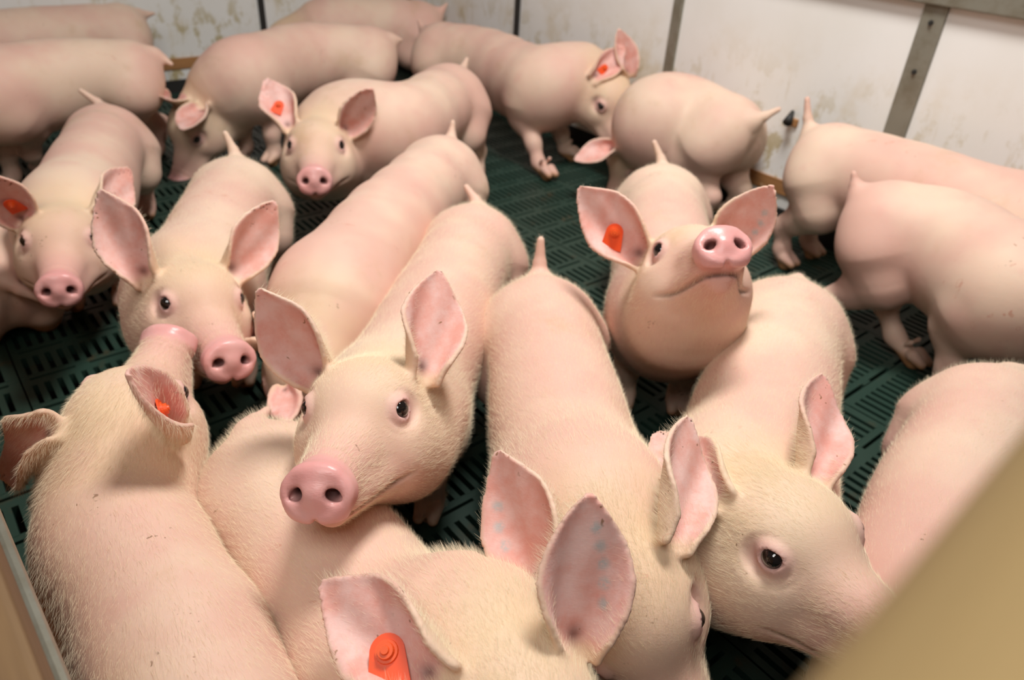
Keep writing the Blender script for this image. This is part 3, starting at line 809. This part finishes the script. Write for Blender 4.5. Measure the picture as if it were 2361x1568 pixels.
def make_pig(key, sp, h):
    ob, org, R, hp, ears = build_pig(sp, h, M_SKIN, COL)
    root = empty('piglet', org)
    ob.parent = root
    s = sp.get('s', 1.0)
    bpy.context.view_layer.update()
    for side in (1, -1):
        gz = R @ eye_axes(side)[0]
        to = unit(V(0, 0, .825) - hp)
        e = eye_part(root, org, R, hp, s, side, unit(gz) * .8 + to * sp.get('look', .22))
        mw = e.matrix_world.copy(); e.parent = root; e.matrix_world = mw
    for (i, u, th, size, roll) in sp.get('tags', []):
        t = tag_part(root, ears[i], u, th, size, roll)
        mw = t.matrix_world.copy(); t.parent = root; t.matrix_parent_inverse = Matrix.Translation(-Vector(org)); t.matrix_basis = mw
    lab = LABELS[key]
    tag(root, lab, 'piglet', 'piglets in the pen')
    return root
PIGS = {'P1': {'s': 0.97,
        'w': 0.9,
        'h': 0.0025,
        'pel': (-0.0889, 1.2519, 0.2086),
        'mid': (-0.1184, 1.021, 0.2106),
        'sho': (-0.148, 0.79, 0.2047),
        'head': ((-0.149, 0.6127, 0.3122), (-96.1, 27.0, 7.0)),
        'ears': [[(-0.2021, 0.6562, 0.3361), (-0.2611, 0.6531, 0.442), (-0.269, -0.825, 0.383), {}],
                 [(-0.0982, 0.6508, 0.3475), (-0.0887, 0.74, 0.4292), (0.47, -0.766, 0.477), {'wid': 1.05}]],
        'tail': (-0.035, -0.035, 0.035),
        'hair': 60000},
 'P2': {'s': 1.0,
        'w': 0.94,
        'h': 0.0046,
        'pel': (-0.1925, 1.6042, 0.215),
        'mid': (-0.2558, 1.3195, 0.217),
        'sho': (-0.2904, 1.0691, 0.211),
        'head': ((-0.3, 0.9, 0.17), (-95, -35, 0)),
        'ears': [[(-0.3544, 0.8971, 0.2214), (-0.4287, 0.9675, 0.1497), (0.222, -0.562, 0.732), {}],
                 [(-0.3092, 0.8114, 0.1898), (-0.2818, 0.7313, 0.1977), (0.009, -0.584, 0.774), {'wid': 0.8}]],
        'tail': (-0.02, 0, 0.05)},
 'P3': {'s': 1.0,
        'w': 0.88,
        'h': 0.0033,
        'pel': (-0.5821, 1.396, 0.215),
        'mid': (-0.5529, 1.2331, 0.217),
        'sho': (-0.5237, 1.0701, 0.211),
        'head': ((-0.4685, 0.9181, 0.2471), (-50.0, 13.2, -12.2)),
        'ears': [[(-0.5243, 0.9178, 0.2972), (-0.5756, 0.9378, 0.415), (0.074, -0.936, 0.313), {}],
                 [(-0.4402, 0.9817, 0.275), (-0.3762, 1.0456, 0.3688), (0.785, -0.528, 0.298), {}]],
        'tail': (-0.02, -0.02, 0.06),
        'tags': [],
        'hair': 28000},
 'P4': {'s': 1.0,
        'w': 0.88,
        'h': 0.0035,
        'pel': (-0.9907, 1.6878, 0.215),
        'mid': (-0.9244, 1.4958, 0.217),
        'sho': (-0.8582, 1.3038, 0.211),
        'head': ((-0.7978, 1.1505, 0.2146), (-63.2, 10.6, -3.9)),
        'ears': [[(-0.8574, 1.1562, 0.2595), (-0.842, 1.0909, 0.365), (0.366, -0.829, 0.347), {}],
                 [(-0.7608, 1.2036, 0.2522), (-0.7437, 1.3195, 0.296), (0.844, -0.399, 0.317), {}]],
        'tail': (-0.03, -0.05, 0.045),
        'tags': [(0, 0.42, 0, 0.9, 0.2)]},
 'P5': {'s': 1.12,
        'w': 0.94,
        'h': 0.0043,
        'pel': (-0.2316, 2.137, 0.2408),
        'mid': (-0.3135, 1.8706, 0.2428),
        'sho': (-0.4296, 1.8603, 0.2363),
        'head': ((-0.4897, 1.6955, 0.2158), (-77.7, 12.6, -0.2)),
        'ears': [[(-0.5564, 1.7187, 0.2611), (-0.6278, 1.7951, 0.3542), (0.374, -0.832, 0.283), {}],
                 [(-0.4383, 1.7443, 0.2608), (-0.3586, 1.7137, 0.3717), (0.549, -0.748, 0.269), {}]],
        'tail': (-0.05, 0, 0.03),
        'feet': {'hl': (-0.1367, 2.0877, 0.012)},
        'tags': [(0, 0.45, 0, 0.9, -0.8)]},
 'P6': {'s': 1.1,
        'w': 0.94,
        'h': 0.0045,
        'pel': (-0.543, 2.4966, 0.264),
        'mid': (-0.7203, 2.4313, 0.266),
        'sho': (-0.8115, 2.1991, 0.2596),
        'head': ((-0.9546, 2.1063, 0.13), (-118, -45, 0)),
        'ears': [[(-1.0154, 2.1182, 0.1843), (-0.9772, 1.9953, 0.2326), (0.298, -0.159, 0.903), {}],
                 [(-0.9107, 2.0625, 0.1843), (-0.9163, 1.9256, 0.1728), (-0.035, -0.167, 0.975), {}]],
        'tail': (-0.03, 0, 0.0)},
 'P7': {'s': 1.15,
        'w': 0.94,
        'h': 0.0055,
        'pel': (-0.47, 3.12, 0.2472),
        'mid': (-0.6, 3.08, 0.2492),
        'sho': (-0.72, 3.03, 0.2426),
        'head': ((-0.92, 2.95, 0.2), (-165, -30, 0)),
        'ears': [],
        'tail': (-0.03, 0.0, 0.03)},
 'P8': {'s': 1.15,
        'w': 0.94,
        'h': 0.004,
        'pel': (-0.2943, 2.705, 0.2472),
        'mid': (-0.1355, 2.5976, 0.2492),
        'sho': (0.0345, 2.3518, 0.2426),
        'head': ((0.2368, 2.3121, 0.235), (-58, -35, 0)),
        'ears': [[(0.2941, 2.3375, 0.2941), (0.2495, 2.3105, 0.4281), (0.525, -0.634, 0.229), {}],
                 [(0.1889, 2.2718, 0.2941), (0.2759, 2.3126, 0.3764), (0.238, -0.756, 0.376), {}]],
        'tail': (-0.03, 0, 0.03),
        'feet': {'fr': (0.0759, 2.1993, 0.012), 'fl': (0.1604, 2.3884, 0.012)},
        'tags': [(1, 0.35, 0, 0.8, 0)]},
 'P9': {'s': 1.16,
        'w': 0.94,
        'h': 0.004,
        'pel': (0.5184, 1.9779, 0.2494),
        'mid': (0.44, 2.085, 0.2514),
        'sho': (0.372, 2.06, 0.2448),
        'head': ((0.335, 2.14, 0.11), (-150, -50, 0)),
        'ears': [[(0.2591, 2.0714, 0.1481), (0.1429, 2.0232, 0.1267), (0.055, -0.365, 0.851), {}]],
        'tail': (-0.03, -0.04, 0.03)},
 'P10': {'s': 1.0,
         'w': 0.94,
         'h': 0.003,
         'pel': (0.3043, 1.511, 0.215),
         'mid': (0.281, 1.2974, 0.217),
         'sho': (0.2578, 1.0838, 0.211),
         'head': ((0.2427, 0.9196, 0.3506), (-93.1, 53.0, 8.5)),
         'ears': [[(0.185, 0.9671, 0.3549), (0.0815, 1.007, 0.4365), (-0.267, -0.866, 0.319), {}],
                  [(0.2922, 0.9741, 0.3645), (0.334, 0.9492, 0.4797), (-0.213, -0.883, 0.301), {'tat': ((0.72, -0.014), (0.6, -0.018), (0.48, -0.02), (0.36, -0.02))}]],
         'tail': (-0.02, -0.03, 0.06),
         'tags': [(0, 0.42, 0.15, 1.0, -1.0)],
         'hair': 28000},
 'P11': {'s': 1.08,
         'w': 0.94,
         'h': 0.0045,
         'pel': (0.735, 1.7, 0.2678),
         'mid': (0.85, 1.56, 0.2698),
         'sho': (0.98, 1.4, 0.2635),
         'head': ((1.12, 1.24, 0.27), (-55, -15, 0)),
         'ears': [],
         'tail': (-0.03, 0.0, 0.07)},
 'P12': {'s': 1.05,
         'w': 0.94,
         'h': 0.004,
         'pel': (0.7415, 1.3673, 0.2572),
         'mid': (0.8206, 1.3064, 0.2592),
         'sho': (0.8521, 1.148, 0.253),
         'head': ((0.99, 1.03, 0.24), (-75, -20, 0)),
         'ears': [],
         'tail': (-0.02, -0.0, 0.035),
         'feet': {'hl': (0.8203, 1.2679, 0.012)}},
 'P13': {'s': 1.0,
         'w': 0.9,
         'h': 0.0045,
         'pel': (0.6629, 0.813, 0.205),
         'mid': (0.5518, 0.6663, 0.207),
         'sho': (0.4647, 0.52, 0.201),
         'head': ((0.365, 0.365, 0.14), (-125, -30, 0)),
         'ears': [],
         'tail': (-0.03, 0.06, 0.02),
         'hair': 24000},
 'P14': {'s': 1.0,
         'w': 0.94,
         'h': 0.0026,
         'pel': (0.4314, 1.0093, 0.215),
         'mid': (0.363, 0.8364, 0.217),
         'sho': (0.2945, 0.6635, 0.211),
         'head': ((0.2754, 0.5081, 0.2774), (-64.6, 22.0, 0.4)),
         'ears': [[(0.2097, 0.52, 0.3114), (0.1667, 0.6366, 0.2983), (0.03, -0.728, 0.608), {}],
                  [(0.3071, 0.5664, 0.3121), (0.3437, 0.6724, 0.3673), (0.266, -0.767, 0.436), {}]],
         'tail': (-0.01, 0, 0.015),
         'hair': 56000},
 'P15': {'s': 1.0,
         'w': 0.88,
         'h': 0.0027,
         'pel': (0.0458, 0.9684, 0.215),
         'mid': (0.0654, 0.7933, 0.217),
         'sho': (0.085, 0.6182, 0.211),
         'head': ((0.1225, 0.4592, 0.2458), (-62.4, -22.8, 24.4)),
         'ears': [[(0.0556, 0.4397, 0.2733), (-0.0054, 0.5187, 0.3627), (-0.533, -0.626, 0.537), {'tat': ((0.66, 0.02), (0.53, 0.026), (0.4, 0.028))}],
                  [(0.1507, 0.4698, 0.3144), (0.1789, 0.5778, 0.3707), (0.474, -0.814, 0.364), {}]],
         'tail': (-0.02, -0.0, 0.065),
         'hair': 56000},
 'P16': {'s': 1.0,
         'w': 0.9,
         'h': 0.0027,
         'pel': (-0.2572, 0.6147, 0.183),
         'mid': (-0.1681, 0.5041, 0.185),
         'sho': (-0.079, 0.3935, 0.179),
         'head': ((0.0218, 0.3224, 0.2604), (-67.0, 0.2, -2.5)),
         'ears': [[(-0.0351, 0.3237, 0.3091), (-0.1404, 0.3897, 0.3229), (-0.349, -0.494, 0.719), {}],
                  [(0.0641, 0.3657, 0.3044),
                   (0.0667, 0.4115, 0.4207),
                   (0.2, -0.595, 0.773),
                   {'tat': ((0.8, -0.008), (0.68, -0.013), (0.56, -0.017), (0.43, -0.02), (0.3, -0.022))}]],
         'tail': (-0.03, 0.03, 0.0),
         'tags': [(0, 0.36, 0.25, 1.1, -0.8)],
         'hair': 60000},
 'P18': {'s': 1.0,
         'w': 0.76,
         'h': 0.0028,
         'pel': (-0.1307, 0.193, 0.215),
         'mid': (-0.2086, 0.2948, 0.217),
         'sho': (-0.2864, 0.3966, 0.211),
         'head': ((-0.4252, 0.6266, 0.258), (95, 20, 6)),
         'ears': [[(-0.4704, 0.5829, 0.2988), (-0.5623, 0.5926, 0.2147), (0.219, -0.511, 0.804), {}],
                  [(-0.3638, 0.5961, 0.2882), (-0.3573, 0.5479, 0.4033), (0.756, 0.201, 0.613), {'cup': 1.35}]],
         'tail': (-0.02, 0, 0.03),
         'nk': 0.86,
         'tags': [(1, 0.38, 0, 1.0, 0.3)],
         'hair': 60000},
 'P19': {'s': 1.06,
         'w': 0.94,
         'h': 0.0055,
         'pel': (-1.4, 2.6, 0.265),
         'mid': (-1.54, 2.43, 0.267),
         'sho': (-1.69, 2.26, 0.2608),
         'head': ((-1.88, 2.03, 0.22), (-140, -30, 0)),
         'ears': [],
         'tail': (-0.05, 0.0, 0.0)},
 'P20': {'s': 1.05,
         'w': 0.94,
         'h': 0.0045,
         'pel': (-1.1088, 2.0498, 0.2751),
         'mid': (-1.2507, 1.9732, 0.2771),
         'sho': (-1.3298, 1.8415, 0.2709),
         'head': ((-1.46, 1.66, 0.2), (-110, -35, 0)),
         'ears': [],
         'tail': (-0.035, 0.02, -0.02),
         'feet': {'fl': (-1.3633, 1.9582, 0.012), 'hl': (-1.1782, 2.2789, 0.012)}},
 'P21': {'s': 1.0,
         'w': 0.94,
         'h': 0.0045,
         'pel': (-0.9848, 1.2, 0.105),
         'mid': (-1.08, 1.3, 0.107),
         'sho': (-1.19, 1.43, 0.101),
         'head': ((-1.29, 1.56, 0.12), (130, -20, 0)),
         'ears': [],
         'tail': (-0.06, -0.06, -0.05)}}
LABELS = {
 'P1': 'large central piglet looking into the camera, its pink snout above the back of another piglet',
 'P2': 'long pinkish piglet with its head hidden behind the ear of the central piglet',
 'P3': 'piglet with large untagged ears facing the camera, another pink snout touching its cheek',
 'P4': 'piglet facing the camera at the left edge, orange tag in its cropped ear',
 'P5': 'distant piglet facing the camera with a small orange tag in its upright ear',
 'P6': 'sideways piglet near the back wall with its head lowered and pink ears drooping',
 'P7': 'farthest piglet in the pen corner, only its back showing above a grazing piglet',
 'P8': 'piglet walking sideways along the right wall with both slender front legs on green slats',
 'P9': 'round piglet turning its rump and curled tail, one pink ear poking out low beside it',
 'P10': 'piglet stretching its snout upwards, mouth line showing, orange tag in one upright ear',
 'P11': 'piglet beside the right wall with its tail raised upright next to the drinker',
 'P12': 'piglet at the right edge with a small tail stub, legs above the dark floor',
 'P13': 'right foreground piglet seen from above and behind, half covered by the blurred rail',
 'P14': 'right foreground piglet in profile with one wide dark eye, snout behind the blurred rail',
 'P15': 'piglet with a long straight back towards the camera, large ears and bowed forehead',
 'P16': 'front piglet cropped by the bottom edge, with the largest orange round-topped ear tag',
 'P18': 'bottom left piglet seen from behind, snout raised, orange tag inside its folded ear',
 'P19': 'piglet in the upper left corner, only its back showing above another sideways piglet',
 'P20': 'upper left piglet standing sideways with its thin drooping tail against the white back wall',
 'P21': 'piglet lying on the slats at the left edge, only its rump and tail in view',
}
HSCALE = 1.0
import time
for key, sp in PIGS.items():
    t0 = time.time()
    make_pig(key, sp, sp['h'] * HSCALE)
    print('PIG', key, round(time.time() - t0, 2))
